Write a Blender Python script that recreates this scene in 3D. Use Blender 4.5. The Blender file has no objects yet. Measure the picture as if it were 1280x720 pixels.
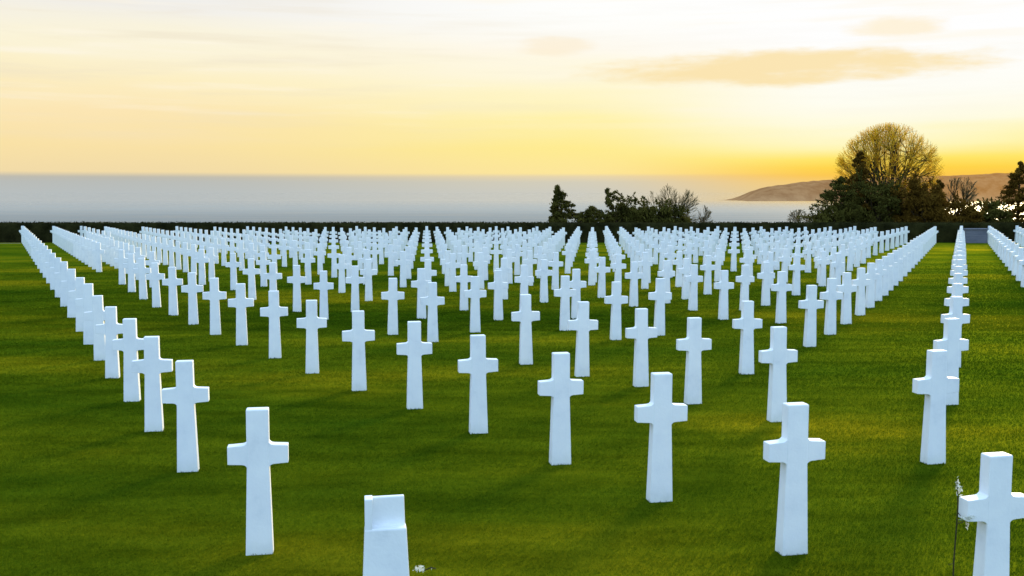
import bpy, bmesh, math, random
import numpy as np
from mathutils import Vector, Matrix, noise as mnoise

R = math.radians
scene = bpy.context.scene
COL = scene.collection
rng = np.random.default_rng(7)
random.seed(7)

# ------------------------------------------------------------------ helpers
F = 1250.0            # focal length in pixels of the 1280 px wide photograph
H = 2.30              # eye height above the lawn at the camera
HORIZON = 240.0       # image row of the true horizon
PITCH = math.atan((360 - HORIZON) / F)
SLOPE = 0.0120        # the lawn falls gently away towards the sea
CA, SA = math.cos(PITCH), math.sin(PITCH)
HEDGE_Y = 60.5


def lawn_z(x, y):
    return -SLOPE * y


def ground_at(px, py):
    """where on the lawn a base seen at this image point stands"""
    u, v = (px - 640) / F, -(py - 360) / F
    dx, dy, dz = u, CA + v * SA, -SA + v * CA
    t = H / (-dz - SLOPE * dy)
    return Vector((t * dx, t * dy, H + t * dz))


def dist_at(px, y, py=270):
    """x coordinate at depth y for an image column"""
    v = -(py - 360) / F
    return y * ((px - 640) / F) / (CA + v * SA)


def height_at(py, y):
    v = -(py - 360) / F
    return H + y * (-SA + v * CA) / (CA + v * SA)


def link(name, me, mat=None, parent=None):
    o = bpy.data.objects.new(name, me)
    COL.objects.link(o)
    if mat is not None:
        me.materials.append(mat)
    if parent is not None:
        o.parent = parent
    return o


def tag(o, label=None, cat=None, group=None, kind=None):
    if label: o['label'] = label
    if cat: o['category'] = cat
    if group: o['group'] = group
    if kind: o['kind'] = kind
    return o


def empty(name, loc, rz=0.0):
    o = bpy.data.objects.new(name, None)
    COL.objects.link(o)
    o.empty_display_size = 0.1
    o.location = loc
    o.rotation_euler = (0, 0, rz)
    return o


def mesh_np(name, verts, faces):
    """verts (n,3); faces (m,k) all the same size"""
    me = bpy.data.meshes.new(name)
    verts = np.asarray(verts, dtype=np.float32)
    faces = np.asarray(faces, dtype=np.int32)
    m, k = faces.shape
    me.vertices.add(len(verts)); me.vertices.foreach_set('co', verts.ravel())
    me.loops.add(m * k); me.loops.foreach_set('vertex_index', faces.ravel())
    me.polygons.add(m)
    me.polygons.foreach_set('loop_start', np.arange(0, m * k, k, dtype=np.int32))
    me.polygons.foreach_set('loop_total', np.full(m, k, dtype=np.int32))
    me.update(calc_edges=True)
    me.validate()
    return me


# ---------------------------------------------------------------- materials
def new_mat(name):
    m = bpy.data.materials.new(name)
    m.use_nodes = True
    nt = m.node_tree
    nt.nodes.clear()
    out = nt.nodes.new('ShaderNodeOutputMaterial')
    return m, nt, out


def N(nt, typ, **kw):
    n = nt.nodes.new(typ)
    for k, v in kw.items():
        if k.startswith('i_'):
            key = k[2:]
            key = int(key) if key.isdigit() else key.replace('_', ' ')
            n.inputs[key].default_value = v
        else:
            setattr(n, k, v)
    return n


def ramp(nt, stops, fac=None, interp='LINEAR'):
    r = nt.nodes.new('ShaderNodeValToRGB')
    r.color_ramp.interpolation = interp
    e = r.color_ramp.elements
    while len(e) > 1:
        e.remove(e[-1])
    e[0].position = stops[0][0]; e[0].color = (*stops[0][1], 1)
    for p, c in stops[1:]:
        q = e.new(p); q.color = (*c, 1)
    if fac is not None:
        nt.links.new(fac, r.inputs['Fac'])
    return r


def math_n(nt, op, a, b=None, clamp=False):
    n = nt.nodes.new('ShaderNodeMath'); n.operation = op; n.use_clamp = clamp
    for k, v in enumerate((a, b)):
        if v is None: continue
        if isinstance(v, (int, float)): n.inputs[k].default_value = v
        else: nt.links.new(v, n.inputs[k])
    return n.outputs[0]


def map_range(nt, v, a, b, c=0.0, d=1.0, smooth=False):
    n = nt.nodes.new('ShaderNodeMapRange')
    n.interpolation_type = 'SMOOTHSTEP' if smooth else 'LINEAR'
    nt.links.new(v, n.inputs[0])
    for k, x in zip((1, 2, 3, 4), (a, b, c, d)):
        n.inputs[k].default_value = x
    return n.outputs[0]


def mix_rgb(nt, fac, a, b, blend='MIX'):
    n = nt.nodes.new('ShaderNodeMix'); n.data_type = 'RGBA'; n.blend_type = blend
    for idx, v in ((0, fac), (6, a), (7, b)):
        if isinstance(v, (int, float)): n.inputs[idx].default_value = v
        elif isinstance(v, tuple): n.inputs[idx].default_value = (*v, 1) if len(v) == 3 else v
        else: nt.links.new(v, n.inputs[idx])
    return n.outputs[2]


def lin(r, g, b):
    f = lambda c: (c / 255 / 12.92) if c / 255 <= 0.04045 else ((c / 255 + 0.055) / 1.055) ** 2.4
    return (f(r), f(g), f(b))


def marble_material():
    m, nt, out = new_mat('white_marble')
    bsdf = N(nt, 'ShaderNodeBsdfPrincipled')
    tc = N(nt, 'ShaderNodeTexCoord')
    geo = N(nt, 'ShaderNodeNewGeometry')
    info = N(nt, 'ShaderNodeObjectInfo')
    n1 = N(nt, 'ShaderNodeTexNoise', i_Scale=5.0, i_Detail=6.0, i_Roughness=0.6)
    nt.links.new(geo.outputs['Position'], n1.inputs['Vector'])
    c1 = ramp(nt, [(0.28, (0.70, 0.72, 0.74)), (0.42, (0.79, 0.80, 0.81)), (0.6, (0.84, 0.845, 0.84))], n1.outputs['Fac'])
    # faint weathering near the foot
    sep = N(nt, 'ShaderNodeSeparateXYZ'); nt.links.new(tc.outputs['Object'], sep.inputs[0])
    n2 = N(nt, 'ShaderNodeTexNoise', i_Scale=14.0, i_Detail=4.0)
    nt.links.new(geo.outputs['Position'], n2.inputs['Vector'])
    zz = math_n(nt, 'ADD', sep.outputs['Z'], math_n(nt, 'MULTIPLY', n2.outputs['Fac'], 0.12))
    foot = map_range(nt, zz, 0.03, 0.20, 0.32, 0.0, True)
    col = mix_rgb(nt, foot, c1.outputs['Color'], (0.52, 0.56, 0.44))
    col = mix_rgb(nt, math_n(nt, 'MULTIPLY', info.outputs['Random'], 0.12), col, (0.70, 0.74, 0.80))
    nt.links.new(col, bsdf.inputs['Base Color'])
    bsdf.inputs['Roughness'].default_value = 0.55
    bsdf.inputs['Specular IOR Level'].default_value = 0.3
    b = N(nt, 'ShaderNodeBump', i_Strength=0.12, i_Distance=0.01)
    n3 = N(nt, 'ShaderNodeTexNoise', i_Scale=60.0, i_Detail=3.0)
    nt.links.new(geo.outputs['Position'], n3.inputs['Vector'])
    nt.links.new(n3.outputs['Fac'], b.inputs['Height'])
    nt.links.new(b.outputs['Normal'], bsdf.inputs['Normal'])
    nt.links.new(bsdf.outputs[0], out.inputs[0])
    return m


def grass_colour(nt, dark=1.0):
    """colour from the place on the lawn: clumps, cut stripes, drier yellow patches"""
    geo = N(nt, 'ShaderNodeNewGeometry')
    mp = N(nt, 'ShaderNodeMapping'); mp.inputs['Scale'].default_value = (0.10, 0.28, 0.3)
    nt.links.new(geo.outputs['Position'], mp.inputs['Vector'])
    big = N(nt, 'ShaderNodeTexNoise', i_Scale=1.0, i_Detail=4.0, i_Roughness=0.55)
    nt.links.new(mp.outputs[0], big.inputs['Vector'])
    mp2 = N(nt, 'ShaderNodeMapping'); mp2.inputs['Scale'].default_value = (0.8, 2.6, 1.0)
    nt.links.new(geo.outputs['Position'], mp2.inputs['Vector'])
    mid = N(nt, 'ShaderNodeTexNoise', i_Scale=1.0, i_Detail=5.0, i_Roughness=0.65)
    nt.links.new(mp2.outputs[0], mid.inputs['Vector'])
    fine = N(nt, 'ShaderNodeTexNoise', i_Scale=38.0, i_Detail=5.0, i_Roughness=0.75)
    nt.links.new(geo.outputs['Position'], fine.inputs['Vector'])
    a = ramp(nt, [(0.35, (0.023, 0.052, 0.0022)), (0.52, (0.049, 0.077, 0.0028)), (0.68, (0.118, 0.124, 0.0042))], big.outputs['Fac'])
    c = mix_rgb(nt, 0.75, a.outputs['Color'], ramp(nt, [(0.30, (0.55, 0.6, 0.5)), (0.70, (1.35, 1.3, 1.3))], mid.outputs['Fac']).outputs['Color'], 'MULTIPLY')
    c = mix_rgb(nt, 0.8, c, ramp(nt, [(0.25, (0.72, 0.74, 0.7)), (0.75, (1.26, 1.22, 1.2))], fine.outputs['Fac']).outputs['Color'], 'MULTIPLY')
    return c, fine, mid


def lawn_material():
    m, nt, out = new_mat('lawn_turf')
    c, fine, mid = grass_colour(nt)
    d = N(nt, 'ShaderNodeBsdfDiffuse'); nt.links.new(c, d.inputs['Color'])
    b = N(nt, 'ShaderNodeBump', i_Strength=0.9, i_Distance=0.05)
    nt.links.new(math_n(nt, 'ADD', fine.outputs['Fac'], mid.outputs['Fac']), b.inputs['Height'])
    nt.links.new(b.outputs['Normal'], d.inputs['Normal'])
    # blades standing against a low sun pass and glance light towards the viewer
    g = N(nt, 'ShaderNodeBsdfGlossy', i_Roughness=0.62)
    nt.links.new(mix_rgb(nt, 1.0, c, (6.0, 4.6, 3.0), 'MULTIPLY'), g.inputs['Color'])
    nt.links.new(b.outputs['Normal'], g.inputs['Normal'])
    mx = N(nt, 'ShaderNodeMixShader', i_0=0.16)
    nt.links.new(d.outputs[0], mx.inputs[1]); nt.links.new(g.outputs[0], mx.inputs[2])
    nt.links.new(mx.outputs[0], out.inputs[0])
    return m


def blade_material():
    m, nt, out = new_mat('grass_blades')
    c, fine, mid = grass_colour(nt)
    c = mix_rgb(nt, 1.0, c, (1.5, 1.5, 1.3), 'MULTIPLY')
    d = N(nt, 'ShaderNodeBsdfDiffuse'); nt.links.new(c, d.inputs['Color'])
    t = N(nt, 'ShaderNodeBsdfTranslucent'); nt.links.new(c, t.inputs['Color'])
    mx = N(nt, 'ShaderNodeMixShader', i_0=0.45)
    nt.links.new(d.outputs[0], mx.inputs[1]); nt.links.new(t.outputs[0], mx.inputs[2])
    nt.links.new(mx.outputs[0], out.inputs[0])
    return m


def leaf_material(name, c0, c1, trans=0.25):
    m, nt, out = new_mat(name)
    geo = N(nt, 'ShaderNodeNewGeometry')
    n = N(nt, 'ShaderNodeTexNoise', i_Scale=1.3, i_Detail=4.0)
    nt.links.new(geo.outputs['Position'], n.inputs['Vector'])
    r = ramp(nt, [(0.35, c0), (0.65, c1)], n.outputs['Fac'])
    d = N(nt, 'ShaderNodeBsdfDiffuse'); nt.links.new(r.outputs['Color'], d.inputs['Color'])
    t = N(nt, 'ShaderNodeBsdfTranslucent'); nt.links.new(r.outputs['Color'], t.inputs['Color'])
    mx = N(nt, 'ShaderNodeMixShader', i_0=trans)
    nt.links.new(d.outputs[0], mx.inputs[1]); nt.links.new(t.outputs[0], mx.inputs[2])
    nt.links.new(mx.outputs[0], out.inputs[0])
    return m


def rough_material(name, c0, c1, scale=3.0, rough=0.9, bump=0.3, stretch=(1, 1, 1)):
    m, nt, out = new_mat(name)
    geo = N(nt, 'ShaderNodeNewGeometry')
    mp = N(nt, 'ShaderNodeMapping'); mp.inputs['Scale'].default_value = stretch
    nt.links.new(geo.outputs['Position'], mp.inputs['Vector'])
    n = N(nt, 'ShaderNodeTexNoise', i_Scale=scale, i_Detail=6.0, i_Roughness=0.6)
    nt.links.new(mp.outputs[0], n.inputs['Vector'])
    r = ramp(nt, [(0.3, c0), (0.7, c1)], n.outputs['Fac'])
    b = N(nt, 'ShaderNodeBsdfPrincipled')
    b.inputs['Roughness'].default_value = rough
    b.inputs['Specular IOR Level'].default_value = 0.15
    nt.links.new(r.outputs['Color'], b.inputs['Base Color'])
    bp = N(nt, 'ShaderNodeBump', i_Strength=bump, i_Distance=0.05)
    nt.links.new(n.outputs['Fac'], bp.inputs['Height'])
    nt.links.new(bp.outputs['Normal'], b.inputs['Normal'])
    nt.links.new(b.outputs[0], out.inputs[0])
    return m


def sea_material():
    m, nt, out = new_mat('misty_sea')
    geo = N(nt, 'ShaderNodeNewGeometry')
    mp = N(nt, 'ShaderNodeMapping'); mp.inputs['Scale'].default_value = (0.0006, 0.004, 1)
    nt.links.new(geo.outputs['Position'], mp.inputs['Vector'])
    n = N(nt, 'ShaderNodeTexNoise', i_Scale=1.0, i_Detail=5.0, i_Roughness=0.5)
    nt.links.new(mp.outputs[0], n.inputs['Vector'])
    sep = N(nt, 'ShaderNodeSeparateXYZ'); nt.links.new(geo.outputs['Position'], sep.inputs[0])
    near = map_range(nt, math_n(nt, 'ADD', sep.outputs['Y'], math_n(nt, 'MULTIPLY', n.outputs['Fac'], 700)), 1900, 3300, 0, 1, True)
    col = ramp(nt, [(0.0, (0.075, 0.098, 0.100)), (1.0, (0.185, 0.195, 0.180))], near)  # far water paler: aerial haze painted into the base colour
    b = N(nt, 'ShaderNodeBsdfPrincipled')
    mp2 = N(nt, 'ShaderNodeMapping'); mp2.inputs['Scale'].default_value = (0.0035, 0.02, 1)
    nt.links.new(geo.outputs['Position'], mp2.inputs['Vector'])
    n2 = N(nt, 'ShaderNodeTexNoise', i_Scale=1.0, i_Detail=7.0, i_Roughness=0.65)
    nt.links.new(mp2.outputs[0], n2.inputs['Vector'])
    cc = mix_rgb(nt, 1.0, col.outputs['Color'], ramp(nt, [(0.3, (0.7, 0.7, 0.7)), (0.7, (1.3, 1.3, 1.3))], n2.outputs['Fac']).outputs['Color'], 'MULTIPLY')
    nt.links.new(cc, b.inputs['Base Color'])
    nt.links.new(map_range(nt, n2.outputs['Fac'], 0.3, 0.7, 0.30, 0.48), b.inputs['Roughness'])
    b.inputs['Specular IOR Level'].default_value = 0.2
    # the water dissolves into the mist bank with distance
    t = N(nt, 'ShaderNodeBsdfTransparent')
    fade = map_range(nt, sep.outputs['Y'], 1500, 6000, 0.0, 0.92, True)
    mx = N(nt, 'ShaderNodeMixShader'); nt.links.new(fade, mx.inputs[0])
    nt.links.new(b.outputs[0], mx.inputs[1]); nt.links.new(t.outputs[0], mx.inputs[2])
    nt.links.new(mx.outputs[0], out.inputs[0])
    return m


def hill_material():
    m, nt, out = new_mat('hazy_headland')
    geo = N(nt, 'ShaderNodeNewGeometry')
    n = N(nt, 'ShaderNodeTexNoise', i_Scale=0.012, i_Detail=7.0, i_Roughness=0.7)
    nt.links.new(geo.outputs['Position'], n.inputs['Vector'])
    r = ramp(nt, [(0.38, (0.045, 0.035, 0.022)), (0.62, (0.16, 0.105, 0.055))], n.outputs['Fac'])
    d = N(nt, 'ShaderNodeBsdfDiffuse'); nt.links.new(r.outputs['Color'], d.inputs['Color'])
    # emission paints in the haze's air light, oranger on the sun side, paler low
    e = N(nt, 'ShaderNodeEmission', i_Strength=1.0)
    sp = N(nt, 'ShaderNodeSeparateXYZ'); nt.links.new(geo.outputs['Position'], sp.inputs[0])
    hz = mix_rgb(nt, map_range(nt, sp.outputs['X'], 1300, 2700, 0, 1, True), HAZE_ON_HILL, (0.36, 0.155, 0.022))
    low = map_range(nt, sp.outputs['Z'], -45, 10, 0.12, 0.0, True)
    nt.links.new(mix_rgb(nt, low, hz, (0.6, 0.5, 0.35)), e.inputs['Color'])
    a = N(nt, 'ShaderNodeAddShader')
    nt.links.new(d.outputs[0], a.inputs[0]); nt.links.new(e.outputs[0], a.inputs[1])
    nt.links.new(a.outputs[0], out.inputs[0])
    return m


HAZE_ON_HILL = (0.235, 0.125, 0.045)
MARBLE = marble_material()
LAWN = lawn_material()
BLADES = blade_material()
NEEDLES = leaf_material('dark_needles', (0.050, 0.048, 0.010), (0.095, 0.082, 0.016))
NEEDLES_WARM = leaf_material('brownish_needles', (0.075, 0.040, 0.006), (0.14, 0.078, 0.012))
HEDGE_LEAF = leaf_material('hedge_leaves', (0.014, 0.014, 0.005), (0.036, 0.034, 0.011), 0.15)
BARK = rough_material('dark_bark', (0.03, 0.02, 0.01), (0.07, 0.045, 0.02), 6.0)
TWIGS = leaf_material('backlit_gold_twigs', (0.86, 0.58, 0.04), (0.95, 0.74, 0.10), 0.7)  # brown twigs coloured gold: the glow of the low sun is painted in
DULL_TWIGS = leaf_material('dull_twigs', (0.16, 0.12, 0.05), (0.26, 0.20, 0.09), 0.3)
SCRUB = rough_material('bluff_scrub', (0.03, 0.035, 0.012), (0.07, 0.07, 0.025), 0.4)
GRAVEL = rough_material('pale_gravel', (0.24, 0.20, 0.12), (0.36, 0.30, 0.18), 20.0)
SLATE = rough_material('blue_grey_stone', (0.10, 0.105, 0.13), (0.17, 0.17, 0.20), 2.0, stretch=(0.6, 0.6, 5))
DARK_WOOD = rough_material('dark_stem', (0.02, 0.022, 0.01), (0.05, 0.045, 0.02), 30.0)
PETAL = leaf_material('white_petals', (0.70, 0.70, 0.62), (0.82, 0.82, 0.76), 0.3)

# ------------------------------------------------------------------- ground
def grid_mesh(name, xs, ys, zf):
    X, Y = np.meshgrid(xs, ys)
    Z = zf(X, Y)
    v = np.stack([X, Y, Z], -1).reshape(-1, 3)
    nx, ny = len(xs), len(ys)
    i = np.arange(ny - 1)[:, None] * nx + np.arange(nx - 1)[None]
    f = np.stack([i, i + 1, i + 1 + nx, i + nx], -1).reshape(-1, 4)
    return mesh_np(name, v, f)


lawn = link('lawn', grid_mesh('lawn', np.linspace(-90, 90, 91), np.linspace(-30, 62.5, 60), lambda x, y: -SLOPE * y), LAWN)
tag(lawn, kind='structure')

z_edge = -SLOPE * 62.5
def bluff_z(x, y):
    t = np.clip((y - 62.5) / 340.0, 0, 1)
    flat = np.clip((y - 62.5) / 26.0, 0, 1)
    return z_edge - 0.5 * flat - 52 * np.clip(t - 0.07, 0, 1) ** 1.15
bluff = link('bluff', grid_mesh('bluff', np.linspace(-600, 600, 61), np.concatenate([np.linspace(62.5, 100, 14), np.linspace(110, 430, 20)]), bluff_z), SCRUB)
tag(bluff, kind='structure')

SEA_Z = -45.0
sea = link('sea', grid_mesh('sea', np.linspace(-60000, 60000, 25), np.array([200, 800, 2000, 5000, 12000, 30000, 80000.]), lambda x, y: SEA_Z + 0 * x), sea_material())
tag(sea, kind='structure')

path = link('gravel_path', grid_mesh('gravel_path', np.linspace(-60, -28.6, 30), np.array([58.6, 59.0]), lambda x, y: -SLOPE * y + 0.008), GRAVEL)
tag(path, kind='structure')

# ---------------------------------------------------------------- headland
def headland():
    d = 5600.0
    prof = [(918, 250.2), (924, 248.5), (929, 245.5), (936, 241), (944, 237), (956, 233.5), (968, 231.5), (985, 229.5), (1000, 227.5),
            (1016, 226), (1030, 225), (1050, 224), (1075, 223.5), (1100, 222.5), (1130, 221), (1160, 220), (1190, 219), (1230, 217), (1290, 215), (1350, 214), (1450, 216)]
    xs = [dist_at(p, d, 235) for p, _ in prof]
    hs = [max(0.5, height_at(h, d) - SEA_Z) for _, h in prof]
    n = 160
    X = np.linspace(xs[0], xs[-1], n)
    Hh = np.interp(X, xs, hs)
    wob = np.array([mnoise.fractal(Vector((x * 0.014, 3.3, 0)), 0.8, 2.1, 6) for x in X])
    Hh = Hh + wob * 3.5 * np.clip((X - xs[0]) / 200, 0, 1)
    rows = []
    for t, k in ((0.0, 0.0), (0.15, 0.42), (0.4, 0.72), (0.7, 0.90), (1.0, 1.0), (1.5, 0.9), (3.0, 0.0)):
        yy = d - 260 + t * 260
        rows.append(np.stack([X, np.full(n, yy) + 60 * np.sin(X * 0.004), SEA_Z - 1 + Hh * k + (k > 0) * (k < 1) * 4 * np.array([mnoise.noise(Vector((x * 0.012, t * 3, 1))) for x in X])], -1))
    v = np.concatenate(rows)
    m = len(rows)
    i = np.arange(m - 1)[:, None] * n + np.arange(n - 1)[None]
    f = np.stack([i, i + 1, i + 1 + n, i + n], -1).reshape(-1, 4)
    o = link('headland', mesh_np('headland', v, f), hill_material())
    for p in o.data.polygons: p.use_smooth = True
    return tag(o, kind='structure')


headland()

# -------------------------------------------------------------------- crosses
# proportions are for a cross one metre tall
W_TOP, W_BASE = 0.148, 0.182
D_TOP, D_BASE = 0.092, 0.115
ARM_LO, ARM_HI, ARM_X = 0.622, 0.755, 0.200


def bevel(bm, w, seg=2):
    es = [e for e in bm.edges if len(e.link_faces) == 2 and e.calc_face_angle(0) > R(30)]
    bmesh.ops.bevel(bm, geom=es, offset=w, segments=seg, profile=0.6, affect='EDGES', clamp_overlap=True)


def shaft_bm():
    bm = bmesh.new()
    levels = [(-0.06, W_BASE, D_BASE), (0.0, W_BASE, D_BASE), (ARM_LO, W_TOP * 1.0, D_TOP), (1.0, W_TOP, D_TOP * 0.96)]
    rings = []
    for z, w, d in levels:
        rings.append([bm.verts.new((sx * w / 2, sy * d / 2, z)) for sx, sy in ((-1, -1), (1, -1), (1, 1), (-1, 1))])
    for a, b in zip(rings[:-1], rings[1:]):
        for k in range(4):
            bm.faces.new((a[k], a[(k + 1) % 4], b[(k + 1) % 4], b[k]))
    bm.faces.new(rings[0][::-1]); bm.faces.new(rings[-1])
    bmesh.ops.recalc_face_normals(bm, faces=bm.faces)
    bevel(bm, 0.010, 3)
    return bm


def arms_bm(sides=(-1, 1)):
    bm = bmesh.new()
    xi = W_TOP / 2 - 0.006
    d = (D_TOP - 0.006) / 2
    for s in sides:
        prof = [(xi, ARM_LO - 0.030), (xi + 0.009, ARM_LO - 0.014), (xi + 0.020, ARM_LO - 0.004), (xi + 0.036, ARM_LO), (ARM_X, ARM_LO + 0.006), (ARM_X, ARM_HI - 0.006),
                (xi + 0.036, ARM_HI), (xi + 0.020, ARM_HI + 0.004), (xi + 0.009, ARM_HI + 0.014), (xi, ARM_HI + 0.030)]
        fr = [bm.verts.new((s * x, -d, z)) for x, z in prof]
        bk = [bm.verts.new((s * x, d, z)) for x, z in prof]
        n = len(prof)
        bm.faces.new(fr); bm.faces.new(bk[::-1])
        for k in range(n):
            bm.faces.new((fr[k], bk[k], bk[(k + 1) % n], fr[(k + 1) % n]))
    bmesh.ops.recalc_face_normals(bm, faces=bm.faces)
    bevel(bm, 0.009, 3)
    return bm


def to_mesh(name, *bms):
    out = bmesh.new()
    for b in bms:
        t = bpy.data.meshes.new('tmp'); b.to_mesh(t); out.from_mesh(t); bpy.data.meshes.remove(t)
    me = bpy.data.meshes.new(name)
    out.to_mesh(me); out.free()
    return me


ME_SHAFT = to_mesh('shaft', shaft_bm())
ME_ARM_L = to_mesh('arm', arms_bm((-1,)))
ME_ARM_R = to_mesh('arm', arms_bm((1,)))
ME_CROSS = to_mesh('cross_headstone', shaft_bm(), arms_bm())
for m_ in (ME_SHAFT, ME_ARM_L, ME_ARM_R, ME_CROSS):
    m_.materials.append(MARBLE)

FACE = R(11)     # every stone is turned a little to the right of the camera
GROUP = 'white marble cross headstones in rows on the lawn'

# bases of the stones, read row by row
LEFT_ROW = [(325, 690), (235.5, 588), (193, 538), (165.5, 501), (141, 472), (126, 450), (112.5, 430), (102, 414)]
FRONT_ROW = [(1236, 778), (989, 690), (824, 625), (700, 579), (598, 540.5), (518.5, 510), (449, 487.5), (390.5, 466), (344, 447), (302.5, 431), (269.5, 418),
             (242, 405.5), (217, 394), (196, 384), (179.5, 374), (165, 365), (153, 355.5)]
SECOND_ROW = [(1166, 578), (971, 526), (866, 504), (801, 482.5), (727.5, 470), (657.5, 455)]
RIGHT_LINE = [(1186, 505), (1191, 459), (1193, 429), (1195, 407), (1196, 391), (1197, 378), (1197.5, 367), (1198, 358), (1198.5, 350)]
LONG_RIGHT = [(933, 467), (1012, 433), (1037.5, 418), (1057.5, 405), (1075, 394), (1087, 384.5), (1097, 376), (1105, 369.5), (1111.5, 363), (1118, 357), (1124, 351.5)]
MIDDLE = [(541, 427), (491, 418), (405, 399.5), (371.5, 389.5), (342, 383), (315.5, 375), (292.5, 362.5), (253, 356),
          (385.5, 355.5), (427.5, 366), (461, 376), (444, 390), (504, 359), (566, 364.5), (580, 388), (623, 400), (601, 361), (630, 374), (636.5, 354.5), (594, 415),
          (680, 378), (694, 362), (769.5, 424.5), (824, 419), (792, 383), (857, 374), (832.5, 379), (884.5, 368), (904, 399.5), (957, 382), (720, 398), (752, 372), (742, 353),
          (976, 404), (995, 369), (1025.5, 354), (933, 356), (1046, 363), (897, 352), (535, 378), (527, 398), (330, 358), (655, 390), (806, 361), (772, 366), (930, 388), (866, 388), (662, 357), (706, 413)]

ORD = ['first', 'second', 'third', 'fourth', 'fifth', 'sixth', 'seventh', 'eighth', 'ninth', 'tenth', 'eleventh', 'twelfth', 'thirteenth', 'fourteenth',
       'fifteenth', 'sixteenth', 'seventeenth', 'eighteenth', 'nineteenth', 'twentieth']

stones = []    # (location, label)
def put(px, py, label):
    stones.append([ground_at(px, py), label])


for k, p in enumerate(LEFT_ROW):
    put(*p, f'{ORD[k]} white marble cross from the front in the leftmost row running back to the hedge')
for k, p in enumerate(FRONT_ROW):
    lab = f'{ORD[k]} white marble cross, counted from the bottom right corner, in the long front diagonal row'
    if k == 0: lab = 'white marble cross in the bottom right corner with a flowering stem at its arm'
    put(*p, lab)
for k, p in enumerate(SECOND_ROW):
    lab = f'{ORD[k]} white marble cross from the right in the second diagonal row, behind the front row'
    if k == 0: lab = 'large white marble cross at the front end of the straight line near the right edge'
    put(*p, lab)
for k, p in enumerate(RIGHT_LINE):
    put(*p, f'{ORD[k + 1]} white marble cross in the straight line running away near the right edge')
for k, p in enumerate(LONG_RIGHT):
    lab = f'{ORD[k]} white marble cross from the front in the long row bordering the right grass strip'
    put(*p, lab)
for k, p in enumerate(MIDDLE):
    put(*p, None)


def line_row(p0, p1, n, label, first=0):
    """stones evenly spaced on the ground between two seen bases"""
    a, b = ground_at(*p0), ground_at(*p1)
    for k in range(first, n):
        t = k / (n - 1)
        w = a.lerp(b, t)
        stones.append([w, label])


def clear(w, r):
    return all((w.xy - s[0].xy).length > r for s in stones)


line_row((102, 414), (28, 301.5), 21, 'white marble cross far back in the leftmost row, closely overlapping its neighbours', 1)
line_row((124, 340), (63, 300.5), 22, 'white marble cross in the solid looking second row from the left')
line_row((137, 316), (94, 300), 9, 'white marble cross in the short third row from the left, by the hedge')
line_row((1198.5, 350), (1201, 301.5), 15, 'white marble cross far back in the straight line near the right edge', 1)
line_row((1124, 351.5), (1171, 301), 17, 'white marble cross far back in the long row bordering the right grass strip', 1)
line_row((1322, 410), (1234.5, 301.5), 20, 'white marble cross in the row along the right edge beyond the straight line')
line_row((1325, 340), (1267, 301), 11, 'white marble cross in the outermost row at the right edge by the hedge')
line_row((1065, 330), (1141, 301), 12, 'white marble cross at the back left of the long right hand row')

# the crowded field at the back: a skewed lattice of straight rows
p_, q_ = 1.36, 2.16
d1 = Vector((-0.515, 1.0)) * p_
d2 = Vector((0.456, 1.0)) * q_
org = ground_at(748.5, 330).xy + (d1 * 0.32)
lim_l = [ground_at(140, 352).xy, ground_at(96, 300).xy]
lim_r = [ground_at(1085, 345).xy, ground_at(1150, 300).xy]
def side(a, b, w): return (b.x - a.x) * (w.y - a.y) - (b.y - a.y) * (w.x - a.x)
field = []
for i in range(-60, 60):
    for j in range(-60, 60):
        w = org + d1 * i + d2 * j
        if not (26.5 < w.y < HEDGE_Y - 1.5): continue
        if side(*lim_l, w) > 0 or side(*lim_r, w) < 0: continue
        w3 = Vector((w.x, w.y, lawn_z(*w)))
        if w.y < 30.5 and not clear(w3, 1.0): continue
        if w.y >= 30.5 and not clear(w3, 0.62): continue
        field.append(w3)
for w in field:
    stones.append([w, None])

cam_vis = [s for s in stones if abs(s[0].x / s[0].y) < 0.535]
cam_vis.sort(key=lambda s: s[0].y)
print('STONES', len(stones), len(cam_vis), 'field', len(field))


def zone_label(w):
    px = 640 + F * w.x / w.y
    side_ = 'left' if px < 400 else ('right' if px > 880 else 'middle')
    if w.y < 21: d_ = f'small white marble cross in the {side_} of the lawn behind the diagonal rows'
    elif w.y < 32: d_ = f'tiny white marble cross in the crowded {side_} of the graveyard, midway to the hedge'
    else: d_ = f'tiny distant white marble cross in the packed {side_} rows nearing the dark hedge'
    return d_


def cross_object(w, label, parts, scale, rz, tilt):
    if parts:
        o = empty('cross_headstone', w, rz)
        for nm, me in (('shaft', ME_SHAFT), ('arm', ME_ARM_L), ('arm', ME_ARM_R)):
            c = bpy.data.objects.new(nm, me); COL.objects.link(c); c.parent = o
    else:
        o = bpy.data.objects.new('cross_headstone', ME_CROSS); COL.objects.link(o)
        o.location = w
    o.rotation_euler = (tilt[0], tilt[1], rz)
    o.scale = scale
    tag(o, label, 'cross', GROUP)
    return o


rest = []
for k, (w, label) in enumerate(cam_vis):
    rz = FACE + R(random.gauss(0, 0.7))
    tilt = (R(random.gauss(0, 0.35)), R(random.gauss(0, 0.35)))
    s = 1.0 + random.gauss(0, 0.008)
    if w.x < -1.2 and w.y < 16 and label and 'leftmost' in label: s *= 0.965
    if label and 'flowering stem' in label: s = 0.95
    if k < 300:
        cross_object(w, label or zone_label(w), k < 90, (s, s, s), rz, tilt)
    else:
        rest.append((w, rz, s))

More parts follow.
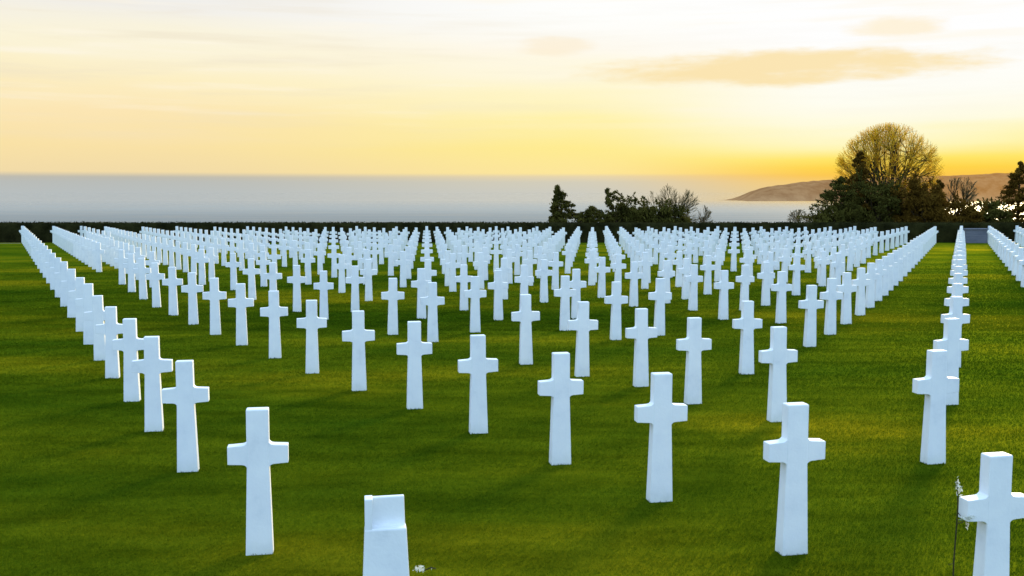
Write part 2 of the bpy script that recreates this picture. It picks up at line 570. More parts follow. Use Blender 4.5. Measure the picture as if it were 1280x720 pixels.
# beyond three hundred: the far stones as one mass
me0 = ME_CROSS
v0 = np.array([v.co[:] for v in me0.vertices])
polys = [list(p.vertices) for p in me0.polygons]
allv, allf = [], []
for w, rz, s in rest:
    c, n = math.cos(rz), math.sin(rz)
    M = np.array([[c, -n, 0], [n, c, 0], [0, 0, 1]])
    base = len(allv) * len(v0)
    allv.append(v0 @ M.T * s + np.array(w[:]))
    allf += [[i + base for i in p] for p in polys]
if rest:
    me = bpy.data.meshes.new('far_crosses')
    me.from_pydata(np.concatenate(allv).tolist(), [], allf)
    o = link('far_crosses', me, MARBLE)
    tag(o, 'mass of tiny white crosses in the farthest rows before the dark hedge', 'crosses', kind='stuff')

# stone beside the bottom edge with a stepped, sunken top
def stepped_stone():
    w = ground_at(484, 835)
    o = empty('stepped_headstone', w, R(9))
    bm = bmesh.new()
    hgt = 0.875
    wb, wt, db, dt = 0.275, 0.190, 0.13, 0.085
    def ring(z, w_, y0, y1):
        return [bm.verts.new((x, y, z)) for x, y in ((-w_ / 2, y0), (w_ / 2, y0), (w_ / 2, y1), (-w_ / 2, y1))]
    zs = hgt - 0.15
    wm = wt + (wb - wt) * 0.14
    # main tapered body up to the step, then the sunken back part with a left cheek
    a = ring(-0.06, wb, -db / 2, db / 2); b = ring(zs, wm, -dt / 2, dt / 2)
    for k in range(4): bm.faces.new((a[k], a[(k + 1) % 4], b[(k + 1) % 4], b[k]))
    bm.faces.new(a[::-1]); bm.faces.new(b)
    bmesh.ops.recalc_face_normals(bm, faces=bm.faces); bevel(bm, 0.008)
    body = bpy.data.meshes.new('body'); bm.to_mesh(body); bm.free()
    link('body', body, MARBLE, o)
    bm = bmesh.new()
    prof = [(-wm / 2 + 0.003, zs - 0.01), (wm / 2 - 0.004, zs - 0.01), (wt / 2 - 0.002, hgt - 0.004), (-wt / 2 - 0.002, hgt - 0.006)]
    # sunken panel
    y0, y1 = -dt / 2 + 0.052, dt / 2 - 0.003
    fr = [bm.verts.new((x, y0, z)) for x, z in prof]; bk = [bm.verts.new((x, y1, z)) for x, z in prof]
    bm.faces.new(fr); bm.faces.new(bk[::-1])
    for k in range(4): bm.faces.new((fr[k], bk[k], bk[(k + 1) % 4], fr[(k + 1) % 4]))
    bmesh.ops.recalc_face_normals(bm, faces=bm.faces); bevel(bm, 0.006)
    panel = bpy.data.meshes.new('sunken_panel'); bm.to_mesh(panel); bm.free()
    link('sunken_panel', panel, MARBLE, o)
    bm = bmesh.new()
    xa, xb = -wm / 2 + 0.001, -wm / 2 + 0.036
    pts = [(xa, zs - 0.012), (xb, zs - 0.012), (xb + 0.004, hgt), (xa - 0.000, hgt)]
    y0, y1 = -dt / 2 + 0.002, dt / 2 - 0.006
    fr = [bm.verts.new((x, y0, z)) for x, z in pts]; bk = [bm.verts.new((x, y1, z)) for x, z in pts]
    bm.faces.new(fr); bm.faces.new(bk[::-1])
    for k in range(4): bm.faces.new((fr[k], bk[k], bk[(k + 1) % 4], fr[(k + 1) % 4]))
    bmesh.ops.recalc_face_normals(bm, faces=bm.faces); bevel(bm, 0.005)
    cheek = bpy.data.meshes.new('side_cheek'); bm.to_mesh(cheek); bm.free()
    link('side_cheek', cheek, MARBLE, o)
    tag(o, 'white marble stone with a stepped sunken top cut off by the bottom edge', 'headstone')


stepped_stone()

# --------------------------------------------------------------- tube helpers
class Tubes:
    def __init__(self): self.v, self.f = [], []
    def add(self, pts, radii, sides=5):
        pts = [Vector(p) for p in pts]
        base = sum(len(a) for a in self.v)
        n = len(pts); out = []
        for k, p in enumerate(pts):
            t = (pts[min(k + 1, n - 1)] - pts[max(k - 1, 0)])
            t = t.normalized() if t.length > 1e-9 else Vector((0, 0, 1))
            a = t.cross(Vector((0.31, 0.77, 0.55)))
            if a.length < 1e-4: a = t.cross(Vector((1, 0, 0)))
            a.normalize(); b = t.cross(a)
            for s in range(sides):
                g = 2 * math.pi * s / sides
                out.append(p + (a * math.cos(g) + b * math.sin(g)) * radii[k])
        self.v.append(np.array([o[:] for o in out]))
        for k in range(n - 1):
            for s in range(sides):
                i0 = base + k * sides + s; i1 = base + k * sides + (s + 1) % sides
                self.f.append((i0, i1, i1 + sides, i0 + sides))
    def mesh(self, name):
        return mesh_np(name, np.concatenate(self.v), np.array(self.f))


def bare_tree(name, loc, height, spread, seed, label, twig_mat, n_limbs=9, depth=4, fork=0.28, group=None, up=0.35, twig_r=0.011):
    rnd = random.Random(seed)
    root = empty(name, loc)
    limbs, twigs = Tubes(), Tubes()
    fork_z = height * fork
    tr = height * 0.028
    limbs.add([(0, 0, -0.4), (0.02, 0, fork_z * 0.5), (0, 0.02, fork_z)], [tr * 1.35, tr, tr * 0.9], 8)
    cz = fork_z + (height - fork_z) * 0.42           # crown centre
    rz = height - cz
    def inside(p):
        return (p.x / spread) ** 2 + (p.y / spread) ** 2 + ((p.z - cz) / rz) ** 2
    def grow(p, d, length, r, lev):
        n = 4
        pts, rad = [p.copy()], [r]
        q = p.copy(); dd = d.copy()
        for k in range(n):
            dd = (dd + Vector((rnd.gauss(0, .13), rnd.gauss(0, .13), rnd.gauss(0.03, .09)))).normalized()
            q = q + dd * length / n
            pts.append(q.copy()); rad.append(r * (1 - 0.5 * (k + 1) / n))
            if inside(q) > 1.0 and lev > 0: break
        (limbs if lev < 2 else twigs).add(pts, [max(x, twig_r * .6) for x in rad], 5 if lev < 2 else 3)
        if lev >= depth: return
        kids = 6 if lev == 0 else (6 if lev == 1 else (5 if lev == 2 else 4))
        for c in range(kids):
            t = rnd.uniform(0.25, 1.0) * (len(pts) - 1)
            i = min(int(t), len(pts) - 2)
            s = pts[i].lerp(pts[i + 1], t - i)
            out = Vector((s.x, s.y, (s.z - cz * 0.7))); out = out.normalized() if out.length > 0 else Vector((0, 0, 1))
            nd = (dd * 0.75 + out * 0.45 + Vector((rnd.gauss(0, .45), rnd.gauss(0, .45), rnd.gauss(up * 0.4, .35)))).normalized()
            grow(s, nd, length * rnd.uniform(0.45, 0.68), max(r * 0.48, twig_r), lev + 1)
    for k in range(n_limbs):
        a = 2 * math.pi * (k + rnd.uniform(-.25, .25)) / n_limbs
        tilt = rnd.uniform(0.12, 0.95)
        d = Vector((math.cos(a) * tilt, math.sin(a) * tilt, 1 - 0.35 * tilt)).normalized()
        grow(Vector((0, 0, fork_z * rnd.uniform(.6, 1.0))), d, (height - fork_z) * 0.72, tr * 0.55, 0)
    link('trunk', limbs.mesh('trunk'), BARK, root)
    link('crown', twigs.mesh('crown'), twig_mat, root)
    return tag(root, label, 'tree' if 'tree' in name else 'shrub', group)


def dome_tree(name, loc, height, spread, drop, seed, label):
    """bare tree whose fine twigs fan out to a rounded dome"""
    rnd = random.Random(seed)
    root = empty(name, loc)
    limbs, twigs = Tubes(), Tubes()
    fz = height * 0.24
    tr = height * 0.030
    limbs.add([(0, 0, -0.4), (0.03, 0, fz * 0.5), (0, 0.02, fz)], [tr * 1.3, tr, tr * 0.85], 8)
    cz = height - drop
    ctr = Vector((0, 0, cz))
    def surf(th, ph, k):
        return Vector((math.sin(th) * math.cos(ph) * spread * k, math.sin(th) * math.sin(ph) * spread * k, cz + math.cos(th) * drop * k))
    def wavy(a, b, r0, r1, n, j, tubes, sides, bow=0.0):
        pts, rad = [], []
        L = (b - a).length
        for k in range(n + 1):
            t = k / n
            p = a.lerp(b, t) + Vector((0, 0, bow * L * math.sin(math.pi * t)))
            if 0 < k < n: p += Vector((rnd.gauss(0, j), rnd.gauss(0, j), rnd.gauss(0, j))) * L
            pts.append(p); rad.append(r0 + (r1 - r0) * t)
        tubes.add(pts, rad, sides)
        return pts
    mains = []
    n1 = 17
    for k in range(n1):
        th = math.acos(1 - (k + .5) / n1 * 1.35); ph = k * 2.39996 + rnd.uniform(-.3, .3)
        e = surf(th, ph, rnd.uniform(.50, .62))
        a = Vector((0, 0, fz * rnd.uniform(.7, 1.0)))
        mains.append((wavy(a, e, tr * .5, tr * .20, 5, .035, limbs, 6, -0.03), th, ph))
    for pts, th, ph in mains:
        for c in range(8):
            i = rnd.choice((2, 3, 4, 5, 5)); a = pts[i]
            th2 = th + rnd.gauss(0, .30); ph2 = ph + rnd.gauss(0, .34) / max(.35, math.sin(th))
            e = surf(th2, ph2, rnd.uniform(.76, .88))
            q = wavy(a, e, tr * .18, tr * .085, 4, .04, limbs, 4)
            for d in range(9):
                i2 = rnd.choice((1, 2, 3, 4, 4)); a2 = q[i2]
                e2 = surf(th2 + rnd.gauss(0, .17), ph2 + rnd.gauss(0, .19) / max(.35, math.sin(th2)), rnd.uniform(.88, 1.0) + rnd.gauss(0, .02))
                w = wavy(a2, e2, .015, .009, 3, .05, limbs if d % 2 else twigs, 3)
                for f_ in range(3):
                    a3 = w[rnd.choice((1, 2))]
                    out = (a3 - Vector((0, 0, fz))).normalized() * rnd.uniform(.25, .6) + Vector((rnd.gauss(0, .16), rnd.gauss(0, .16), rnd.gauss(.05, .12)))
                    e3 = a3 + out
                    rel = e3 - ctr
                    k3 = math.sqrt((rel.x / spread) ** 2 + (rel.y / spread) ** 2 + (rel.z / drop) ** 2)
                    if k3 > 1.03: e3 = ctr + rel / k3 * 1.02
                    wavy(a3, e3, .011, .008, 2, .05, twigs, 3)
    link('trunk', limbs.mesh('trunk'), BARK, root)
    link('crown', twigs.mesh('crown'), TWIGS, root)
    return tag(root, label, 'tree')


def leaf_cloud(centres, size, r, flat=0.0):
    """one leaf spray (two crossed narrow quads would be too heavy: one quad) per centre"""
    n = len(centres)
    a = r.normal(size=(n, 3)); a /= np.linalg.norm(a, axis=1, keepdims=True)
    b = r.normal(size=(n, 3)); b -= (a * b).sum(1, keepdims=True) * a; b /= np.linalg.norm(b, axis=1, keepdims=True)
    L = size * r.uniform(0.6, 1.4, size=(n, 1)); Wd = L * 0.38
    c = centres
    v = np.stack([c - a * L, c + b * Wd, c + a * L, c - b * Wd], 1).reshape(-1, 3)
    f = np.arange(4 * n).reshape(-1, 4)
    return v, f


def conifer(name, loc, height, radius, seed, label, mat=NEEDLES, lean=(0, 0), bias=0.0, n_branch=70, leaf=0.115, per=26, shape=1.0, low=0.06, group=None, droop=-0.15, rise=0.25, ragged=0.35):
    """trunk with side branches carrying needle sprays; bias >0 lengthens the +x side (wind-shaped)"""
    r = np.random.default_rng(seed)
    root = empty(name, loc)
    tb = Tubes()
    top = Vector((lean[0], lean[1], height))
    tb.add([(0, 0, -0.3), top * 0.5 + Vector((0.03, 0, 0)), top], [height * 0.03, height * 0.018, 0.012], 6)
    cent = []
    for k in range(n_branch):
        t = low + (1 - low) * (k + r.uniform(0, 1)) / n_branch
        rad = radius * (1 - t) ** shape * r.uniform(1 - ragged, 1 + ragged * 0.6) + 0.06
        a = r.uniform(0, 2 * np.pi)
        dx, dy = np.cos(a), np.sin(a)
        rad_x = rad * (1 + bias * dx)
        base = np.array(top[:]) * t
        end = base + np.array([dx * rad_x, dy * rad, rad * r.uniform(droop, rise)])
        tb.add([base, base * .5 + end * .5 + np.array([0, 0, 0.04]), end], [height * 0.009 * (1.1 - t), height * 0.006 * (1.1 - t), 0.005], 3)
        m = max(12, int(4.0 * per * (0.35 + rad / radius)))
        s = r.uniform(0.15, 1.06, size=(m, 1)) ** 0.8
        pts = base + (end - base) * s + r.normal(size=(m, 3)) * (0.05 + 0.13 * rad * (1.15 - s)) * np.array([1, 1, 0.7])
        cent.append(pts)
    tip = np.array(top[:]) + np.concatenate([r.normal(0, 0.03, (14, 2)), r.uniform(-0.45, 0.08, (14, 1))], 1)
    cent.append(tip)
    v, f = leaf_cloud(np.concatenate(cent), leaf, r)
    link('trunk', tb.mesh('trunk'), BARK, root)
    link('crown', mesh_np('crown', v, f), mat, root)
    return tag(root, label, 'tree' if 'tree' in name or name in ('conifer', 'pine') else 'shrub', group)


def evergreen_mass(name, loc, height, wx, wy, seed, label, mat=NEEDLES, clumps=40, leaf=0.12, per=170, group=None, tips=10):
    """rounded evergreen shrub: leafy clumps on forking stems, with upright tips"""
    r = np.random.default_rng(seed)
    root = empty(name, loc)
    tb = Tubes(); cent = []
    for k in range(clumps):
        a = r.uniform(0, 2 * np.pi); rr = math.sqrt(r.uniform(0, 1)); e = r.uniform(0.15, 1.0)
        c = np.array([math.cos(a) * rr * wx, math.sin(a) * rr * wy, height * (0.12 + 0.78 * e * math.sqrt(max(0, 1 - rr * rr * 0.9)))])
        mid = c * np.array([.35, .35, .55])
        tb.add([(0, 0, -0.3), mid, c], [height * .03, height * .016, .008], 4)
        s = r.uniform(0.16, 0.34) * min(wx, height) * 0.75
        cent.append(c + r.normal(size=(per, 3)) * s * np.array([.6, .6, .42]))
    for k in range(tips):
        x = r.uniform(-.85, .85)
        z0 = height * (0.45 + 0.45 * math.sqrt(1 - x * x)); ln = height * r.uniform(.10, .26)
        sx = r.normal(-0.15, 0.35) * ln
        s = r.uniform(0, 1, (22, 1))
        cent.append(np.array([x * wx, r.uniform(-.4, .4) * wy, z0]) + s * np.array([sx, 0, ln]) + r.normal(size=(22, 3)) * 0.09 * (1.1 - s))
    v, f = leaf_cloud(np.concatenate(cent), leaf, r)
    link('stems', tb.mesh('stems'), BARK, root)
    link('crown', mesh_np('crown', v, f), mat, root)
    return tag(root, label, 'shrub', group)


def behind(px, y):
    x = dist_at(px, y)
    return Vector((x, y, float(bluff_z(np.float64(x), np.float64(y)))))


def tall(px, py, y):
    return height_at(py, y) - behind(px, y).z


SHRUBS = 'dark evergreen scrub beyond the hedge'
TWIGGY = 'bare twiggy shrubs beyond the hedge'
# small wind-shaped conifer and scrub left of centre
conifer('conifer', behind(699, 68), tall(697, 233, 68), 1.85, 11, 'small wind-shaped conifer with a pointed leaning tip, left of the low scrub', lean=(-0.15, 0), bias=0.55, n_branch=80, shape=1.05, per=24, rise=0.1, droop=-0.3)
conifer('scrub_conifer', behind(738, 69), tall(735, 259, 69), 2.3, 12, 'low flat conifer scrub between the pointed conifer and the pine clump', bias=0.3, n_branch=50, shape=0.7, group=SHRUBS)
conifer('pine', behind(776, 70), tall(754, 237, 70), 1.7, 13, 'ragged pine with tips leaning left, nearest the pointed conifer', lean=(-1.0, 0), bias=0.6, n_branch=40, shape=0.75, ragged=0.75, rise=0.75, per=15)
evergreen_mass('evergreen_shrub', behind(786, 71), tall(786, 247, 71), 1.7, 1.2, 14, 'dense dark evergreen shrub right of the ragged pine', group=SHRUBS, clumps=44)
evergreen_mass('evergreen_shrub', behind(813, 72), tall(813, 250, 72), 1.7, 1.2, 15, 'dark evergreen shrub in front of the bare twiggy bush', group=SHRUBS, clumps=40)
evergreen_mass('evergreen_shrub', behind(842, 73), tall(842, 260, 73), 1.5, 1.0, 16, 'low dark evergreen shrub beneath the bare twiggy bush', group=SHRUBS, clumps=26)
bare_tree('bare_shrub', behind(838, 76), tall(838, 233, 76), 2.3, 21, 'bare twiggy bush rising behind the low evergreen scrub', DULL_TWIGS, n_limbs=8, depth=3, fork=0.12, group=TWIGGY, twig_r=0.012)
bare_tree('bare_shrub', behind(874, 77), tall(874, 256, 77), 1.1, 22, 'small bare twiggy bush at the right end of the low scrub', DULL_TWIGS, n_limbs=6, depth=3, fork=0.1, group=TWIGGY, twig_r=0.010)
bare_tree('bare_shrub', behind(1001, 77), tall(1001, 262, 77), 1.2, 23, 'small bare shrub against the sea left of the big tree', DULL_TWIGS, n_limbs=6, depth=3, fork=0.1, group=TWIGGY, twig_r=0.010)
# the big bare tree and the evergreens round its foot
dome_tree('bare_tree', behind(1108, 78), tall(1108, 154, 78), 4.0, 3.9, 31, 'big bare round-crowned tree with golden backlit twigs above the dark evergreens')
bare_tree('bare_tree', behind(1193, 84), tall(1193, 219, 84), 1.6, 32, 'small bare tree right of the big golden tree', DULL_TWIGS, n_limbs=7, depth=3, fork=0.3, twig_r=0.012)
conifer('conifer', behind(1073, 74), tall(1072, 190, 74), 1.9, 41, 'slim dark conifer standing before the left side of the big bare tree', mat=NEEDLES_WARM, n_branch=90, shape=0.75, per=24)
conifer('conifer', behind(1050, 72), tall(1047, 222, 72), 2.4, 42, 'broad dark conifer at the far left of the evergreens below the big tree', mat=NEEDLES, n_branch=80, shape=0.75, rise=0.4, bias=-0.25)
conifer('conifer', behind(1172, 74), tall(1172, 226, 74), 1.6, 43, 'dark conifer below the right side of the big bare tree', mat=NEEDLES_WARM, n_branch=60, shape=0.8, rise=0.5)
for px, py, y, wx, sd, lab, mt in ((1092, 214, 73, 2.0, 51, 'dense dark evergreen bush in front of the trunk of the big tree', NEEDLES),
                                   (1128, 217, 73.5, 2.1, 52, 'dense dark evergreen bush just right of the trunk of the big tree', NEEDLES_WARM),
                                   (1152, 226, 72, 1.8, 53, 'brownish evergreen bush beside the dark conifer right of the big tree', NEEDLES_WARM),
                                   (1190, 247, 72, 1.7, 54, 'low brownish evergreen bush under the small bare tree', NEEDLES_WARM),
                                   (1213, 254, 71, 1.5, 55, 'lowest dark bush between the big tree and the right edge conifer', NEEDLES_WARM),
                                   (1240, 252, 71, 1.4, 56, 'low dark bush at the left foot of the right edge conifer', NEEDLES),
                                   (1035, 262, 70, 1.1, 57, 'low dark bush at the far left foot of the evergreens', NEEDLES)):
    evergreen_mass('evergreen_shrub', behind(px, y), tall(px, py, y), wx, 1.3, sd, lab, mat=mt, group=SHRUBS, clumps=64 if py < 245 else 40)
conifer('conifer', behind(1272, 73), tall(1270, 203, 73), 2.1, 44, 'dark ragged conifer at the right edge of the picture', mat=NEEDLES_WARM, n_branch=90, shape=0.8, rise=0.35, ragged=0.5)

# ---------------------------------------------------------------------- hedge
def hedge():
    x0, x1 = -52.0, 52.0
    hz, d = height_at(278.3, HEDGE_Y) - lawn_z(0, HEDGE_Y), 0.9
    root = empty('boundary_hedge', (0, HEDGE_Y, lawn_z(0, HEDGE_Y)))
    nx, nz, ny = 420, 7, 5
    xs = np.linspace(x0, x1, nx)
    prof = [(-d / 2, hz * k / nz) for k in range(nz + 1)] + [(-d / 2 + d * k / ny, hz) for k in range(1, ny + 1)] + [(d / 2, hz * (nz - k) / nz) for k in range(1, nz + 1)]
    v = []
    for y, z in prof:
        for x in xs:
            n = mnoise.noise(Vector((x * 1.7, y * 3, z * 3)))
            n2 = mnoise.noise(Vector((x * 0.25, 5, 0)))
            zz = z + (0.04 * n + 0.02 * n2 if z > hz * .9 else 0)
            v.append((x, y + 0.05 * n, zz - 0.02))
    m = len(prof)
    i = np.arange(m - 1)[:, None] * nx + np.arange(nx - 1)[None]
    f = np.stack([i, i + nx, i + nx + 1, i + 1], -1).reshape(-1, 4)
    link('clipped_core', mesh_np('clipped_core', v, f), HEDGE_LEAF, root)
    r = np.random.default_rng(5)
    n = 26000
    t = r.uniform(x0, x1, n); on_top = r.uniform(0, 1, n) < 0.45
    c = np.stack([t, np.where(on_top, r.uniform(-d / 2, d / 2, n), -d / 2 - r.uniform(0, .05, n)), np.where(on_top, hz + r.normal(0, .025, n), r.uniform(0, hz, n))], 1)
    vv, ff = leaf_cloud(c, 0.05, r)
    lv = link('leaves', mesh_np('leaves', vv, ff), HEDGE_LEAF, root)
    tag(root, 'long dark clipped hedge closing off the back of the lawn', 'hedge')


hedge()

def slab():
    y = HEDGE_Y - 1.25
    xa, xb = dist_at(1206, y, 292), dist_at(1233, y, 292)
    z = lawn_z(0, y)
    root = empty('stone_slab', ((xa + xb) / 2, y, z))
    bm = bmesh.new(); bmesh.ops.create_cube(bm, size=1)
    for v in bm.verts: v.co = Vector((v.co.x * (xb - xa), v.co.y * 0.30, (v.co.z + .5) * 0.80))
    bevel(bm, 0.02); me = bpy.data.meshes.new('slab_face'); bm.to_mesh(me); bm.free(); link('slab_face', me, SLATE, root)
    bm = bmesh.new(); bmesh.ops.create_cube(bm, size=1)
    for v in bm.verts: v.co = Vector((v.co.x * (xb - xa + .08), v.co.y * 0.42, 0.80 + (v.co.z + .5) * 0.07))
    bevel(bm, 0.015); me = bpy.data.meshes.new('coping'); bm.to_mesh(me); bm.free(); link('coping', me, SLATE, root)
    tag(root, 'blue-grey stone slab standing before the dark hedge near the right edge', 'stone slab')


slab()

# ------------------------------------------------ flowering stem at the corner cross
def flower_stem():
    base = ground_at(1196, 716)
    w = ground_at(1236, 778)
    y = w.y - 0.02
    sc = y / F
    X = lambda px: dist_at(px, y, 640)
    Z = lambda py: height_at(py, y)
    zg = lawn_z(0, y)
    root = empty('flower_stem', (X(1196), y, zg))
    loc = Vector((X(1196), y, zg))
    t = Tubes()
    P = lambda px, py, dy=0.0: Vector((X(px), y + dy, Z(py))) - loc
    t.add([(0, 0, -0.05), P(1195, 700), P(1196.5, 660), P(1197, 630), P(1194.5, 599)], [.005, .0045, .004, .0035, .0025], 5)
    t.add([P(1196.5, 655), P(1203, 653), P(1209, 650)], [.003, .0025, .002], 4)
    t.add([P(1197, 640), P(1200, 644), P(1207, 645)], [.003, .0025, .002], 4)
    t.add([P(1209, 650), P(1209.5, 655), P(1210, 662)], [.002, .002, .002], 4)
    t.add([P(1195.5, 704), P(1188, 706)], [.002, .0015], 4)
    t.add([P(1197, 652), P(1204, 654)], [.002, .0015], 4)
    link('stem', t.mesh('stem'), DARK_WOOD, root)
    r = np.random.default_rng(3)
    def bloom(c, n, spread, leaf):
        pts = np.array(c[:]) + r.normal(size=(n, 3)) * np.array(spread)
        v, f = leaf_cloud(pts, leaf, r)
        link('blossom', mesh_np('blossom', v, f), PETAL, root)
    bloom(P(1195.5, 606), 26, (.003, .003, .022), .012)
    bloom(P(1199, 613), 18, (.005, .004, .012), .012)
    bloom(P(1205, 643, -.06), 34, (.024, .005, .007), .012)
    bloom(P(1210, 656), 16, (.003, .003, .018), .010)
    tag(root, 'thin dark stem with small white blossoms leaning at the corner cross arm', 'flower')


flower_stem()

def fallen_flower():
    w = ground_at(530, 722)
    root = empty('cut_flower', w)
    t = Tubes(); t.add([(0, 0, .045), (.045, .0, .065), (.075, 0, .055)], [.004, .004, .003], 5)
    link('stem', t.mesh('stem'), DARK_WOOD, root)
    r = np.random.default_rng(9)
    v, f = leaf_cloud(np.array([(-.02, 0, .06)]) + r.normal(size=(30, 3)) * np.array((.028, .012, .010)), .014, r)
    link('blossom', mesh_np('blossom', v, f), PETAL, root)
    tag(root, 'pale cut flower lying in the grass beside the stepped stone', 'flower')


fallen_flower()

# ---------------------------------------------------------------------- grass
def grass():
    r = np.random.default_rng(21)
    Vs, n_tot = [], 0
    for y0, y1, dens, hgt, wid, fade in ((5.2, 8.5, 5600, .021, .0032, 0), (8.5, 12.5, 2800, .022, .0048, 0), (12.5, 18, 1000, .026, .009, 0), (18, 42, 420, .028, .014, 1)):
        half = lambda y: 0.56 * y + 0.4
        area = (half(y0) + half(y1)) * (y1 - y0)
        n = int(area * dens)
        y = r.uniform(y0, y1, n)
        if fade: y = y0 + (y1 - y0) * (1 - np.sqrt(1 - r.uniform(0, 1, n)))
        n = len(y)
        x = r.uniform(-1, 1, n) * half(y)
        a = r.uniform(0, 2 * np.pi, n)
        h = hgt * r.uniform(.45, 1.15, n); w = wid * r.uniform(.7, 1.3, n)
        ln = h * r.uniform(.2, 1.1, n); b = r.uniform(0, 2 * np.pi, n)
        z = -SLOPE * y - 0.004
        c, s = np.cos(a) * w, np.sin(a) * w
        p0 = np.stack([x - c, y - s, z], 1); p1 = np.stack([x + c, y + s, z], 1)
        p2 = np.stack([x + np.cos(b) * ln, y + np.sin(b) * ln, z + h], 1)
        Vs.append(np.stack([p0, p1, p2], 1).reshape(-1, 3)); n_tot += n
    v = np.concatenate(Vs)
    o = link('grass', mesh_np('grass', v, np.arange(len(v)).reshape(-1, 3)), BLADES)
    tag(o, 'short mown green grass of the cemetery lawn', 'grass', kind='stuff')
    print('BLADES', n_tot)


grass()

# ---------------------------------------------------------------------- world
SUN_AZ, SUN_EL = 30.0, 11.0      # degrees right of the view, above the horizon
world = bpy.data.worlds.new('World')
scene.world = world
world.use_nodes = True
nt = world.node_tree
nt.nodes.clear()
wout = nt.nodes.new('ShaderNodeOutputWorld')
bg = nt.nodes.new('ShaderNodeBackground')
nt.links.new(bg.outputs[0], wout.inputs[0])
tc = nt.nodes.new('ShaderNodeTexCoord')
sep = nt.nodes.new('ShaderNodeSeparateXYZ')
nt.links.new(tc.outputs['Generated'], sep.inputs[0])
elev = math_n(nt, 'MULTIPLY', math_n(nt, 'ARCSINE', sep.outputs['Z']), 180 / math.pi)
azim = math_n(nt, 'MULTIPLY', math_n(nt, 'ARCTAN2', sep.outputs['X'], sep.outputs['Y']), 180 / math.pi)

def noise_on_sky(su, sv, scale, detail, off=0.0, rough=0.5):
    cmb = nt.nodes.new('ShaderNodeCombineXYZ')
    nt.links.new(math_n(nt, 'MULTIPLY', azim, su), cmb.inputs[0])
    nt.links.new(math_n(nt, 'MULTIPLY', elev, sv), cmb.inputs[1])
    cmb.inputs[2].default_value = off
    n = nt.nodes.new('ShaderNodeTexNoise')
    n.inputs['Scale'].default_value = scale; n.inputs['Detail'].default_value = detail; n.inputs['Roughness'].default_value = rough
    nt.links.new(cmb.outputs[0], n.inputs['Vector'])
    return n.outputs['Fac']

TOP = 14.0
wob = noise_on_sky(0.05, 0.5, 1.0, 4.0, 1.7)
el_w = math_n(nt, 'ADD', elev, math_n(nt, 'MULTIPLY', math_n(nt, 'SUBTRACT', wob, 0.5), 2.4))
el_mix = mix_rgb(nt, map_range(nt, elev, 1.2, 3.0), (0, 0, 0), (1, 1, 1))
# near the horizon the layers stay level, higher up they waver
blend = nt.nodes.new('ShaderNodeMix'); blend.data_type = 'FLOAT'
nt.links.new(map_range(nt, elev, 1.2, 3.5), blend.inputs[0]); nt.links.new(elev, blend.inputs[2]); nt.links.new(el_w, blend.inputs[3])
e01 = math_n(nt, 'DIVIDE', blend.outputs[0], TOP, clamp=True)
def st(d, *rgb): return (d / TOP, lin(*rgb))
left = ramp(nt, [st(0, 184, 190, 190), st(0.55, 185, 188, 184), st(0.80, 190, 187, 175), st(1.08, 242, 219, 168), st(2.4, 249, 225, 166), st(4.2, 252, 230, 180), st(6.0, 253, 239, 196), st(8.0, 251, 244, 218), st(9.6, 242, 239, 232), st(11.5, 236, 237, 238)], e01)
mid = ramp(nt, [st(0, 206, 204, 192), st(0.55, 212, 206, 186), st(0.88, 232, 214, 172), st(1.05, 253, 230, 154), st(2.4, 255, 236, 144), st(4.2, 255, 242, 170), st(6.0, 255, 247, 208), st(8.0, 255, 250, 238), st(9.6, 255, 255, 252), st(11.5, 255, 255, 255)], e01)
right = ramp(nt, [st(0, 240, 205, 130), st(0.5, 248, 204, 112), st(0.9, 253, 200, 78), st(1.3, 255, 212, 74), st(1.8, 255, 230, 104), st(2.5, 255, 245, 176), st(3.5, 255, 252, 224), st(5.0, 255, 254, 244), st(8, 255, 255, 255), st(11.5, 255, 255, 255)], e01)
sky = mix_rgb(nt, map_range(nt, azim, -22, 6, 0, 1, True), left.outputs['Color'], mid.outputs['Color'])
sky = mix_rgb(nt, map_range(nt, azim, 3, 19, 0, 1, True), sky, right.outputs['Color'])
# thin streaky cloud veils
st1 = noise_on_sky(0.035, 0.55, 2.2, 6.0, 4.0, 0.55)
veil = math_n(nt, 'MULTIPLY', map_range(nt, st1, 0.46, 0.70, 0, 1, True), map_range(nt, elev, 2.0, 5.0))
veil = math_n(nt, 'MULTIPLY', veil, map_range(nt, azim, -30, 8, 0.62, 0.10))
sky = mix_rgb(nt, veil, sky, lin(236, 224, 200))
st2 = noise_on_sky(0.03, 0.5, 2.6, 6.0, 9.0, 0.5)
veil2 = math_n(nt, 'MULTIPLY', map_range(nt, st2, 0.52, 0.72, 0, 1, True), map_range(nt, elev, 3.0, 6.0))
sky = mix_rgb(nt, math_n(nt, 'MULTIPLY', veil2, 0.6), sky, lin(255, 248, 232))
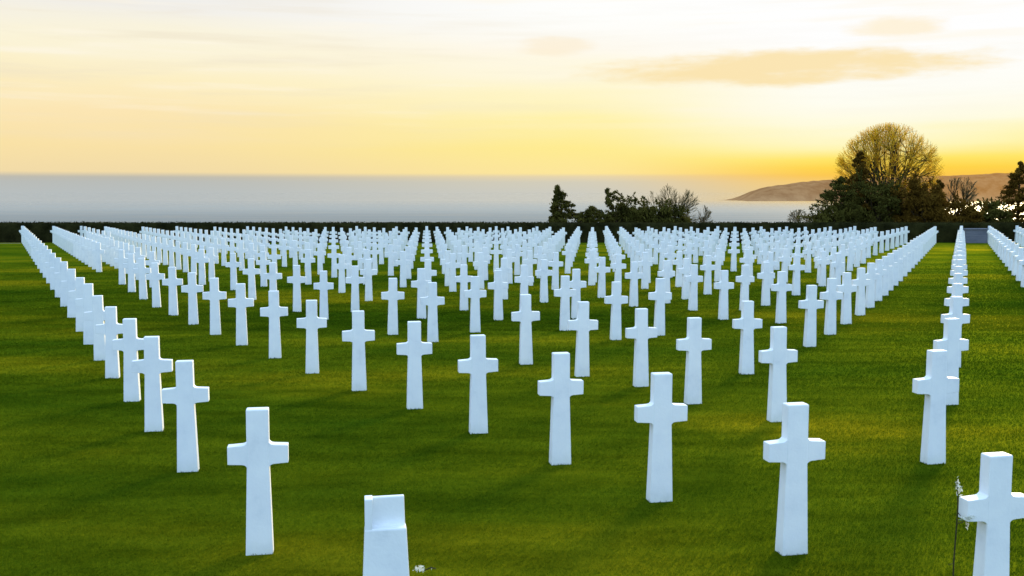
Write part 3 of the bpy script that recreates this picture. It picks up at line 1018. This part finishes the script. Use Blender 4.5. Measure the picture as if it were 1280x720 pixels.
# one peach cloud bar on the right and a smaller patch left of it
def cloud_bar(az0, el0, ra, re, off, strength, col):
    global sky
    n = noise_on_sky(0.16, 0.75, 1.6, 7.0, off, 0.6)
    u = math_n(nt, 'DIVIDE', math_n(nt, 'SUBTRACT', azim, az0), ra)
    v = math_n(nt, 'DIVIDE', math_n(nt, 'SUBTRACT', elev, el0), re)
    d2_ = math_n(nt, 'ADD', math_n(nt, 'MULTIPLY', u, u), math_n(nt, 'MULTIPLY', v, v))
    k = math_n(nt, 'ADD', math_n(nt, 'SUBTRACT', 1.0, d2_), math_n(nt, 'MULTIPLY', math_n(nt, 'SUBTRACT', n, 0.5), 1.9))
    k = math_n(nt, 'MULTIPLY', map_range(nt, k, -0.1, 0.85, 0, 1, True), strength)
    sky = mix_rgb(nt, k, sky, lin(*col))
cloud_bar(15.2, 6.7, 11.8, 1.05, 2.2, 0.92, (251, 227, 172))
cloud_bar(20.6, 8.6, 3.0, 0.6, 6.2, 0.75, (254, 238, 205))
cloud_bar(2.6, 8.1, 2.6, 0.6, 3.1, 0.6, (252, 236, 206))
# over the camera and behind it: a bright, cool evening sky
up = map_range(nt, elev, 12.5, 34, 0, 1, True)
back = map_range(nt, math_n(nt, 'ABSOLUTE', azim), 55, 120, 0, 1, True)
k = math_n(nt, 'MAXIMUM', up, back)
nish = nt.nodes.new('ShaderNodeTexSky')
nish.sky_type = 'NISHITA'; nish.sun_disc = False
nish.sun_elevation = R(SUN_EL); nish.sun_rotation = R(SUN_AZ)
cool = mix_rgb(nt, 1.0, mix_rgb(nt, 1.0, nish.outputs[0], (0.035, 0.035, 0.035), 'MULTIPLY'), (0.83, 1.22, 1.72), 'ADD')
sky = mix_rgb(nt, k, sky, cool)
nt.links.new(sky, bg.inputs['Color'])
bg.inputs['Strength'].default_value = 1.0

sun_d = bpy.data.lights.new('sun', 'SUN')
sun_d.energy = 4.4; sun_d.angle = R(13); sun_d.color = (1.0, 0.80, 0.42)
sun = bpy.data.objects.new('sun', sun_d); COL.objects.link(sun)
az, el = R(SUN_AZ), R(SUN_EL)
to_sun = Vector((math.sin(az) * math.cos(el), math.cos(az) * math.cos(el), math.sin(el)))
sun.rotation_euler = (-to_sun).to_track_quat('-Z', 'Y').to_euler()

# --------------------------------------------------------------------- camera
cam_d = bpy.data.cameras.new('camera')
cam_d.sensor_width = 36.0
cam_d.lens = F * 36.0 / 1280.0
cam_d.clip_start = 0.1; cam_d.clip_end = 200000
cam = bpy.data.objects.new('camera', cam_d); COL.objects.link(cam)
cam.location = (0, 0, H)
cam.rotation_euler = (math.pi / 2 - PITCH, 0, 0)
scene.camera = cam

scene.view_settings.view_transform = 'Standard'
scene.view_settings.look = 'None'
scene.view_settings.exposure = 0
scene.render.engine = 'CYCLES'
scene.cycles.max_bounces = 5
scene.cycles.use_denoising = True
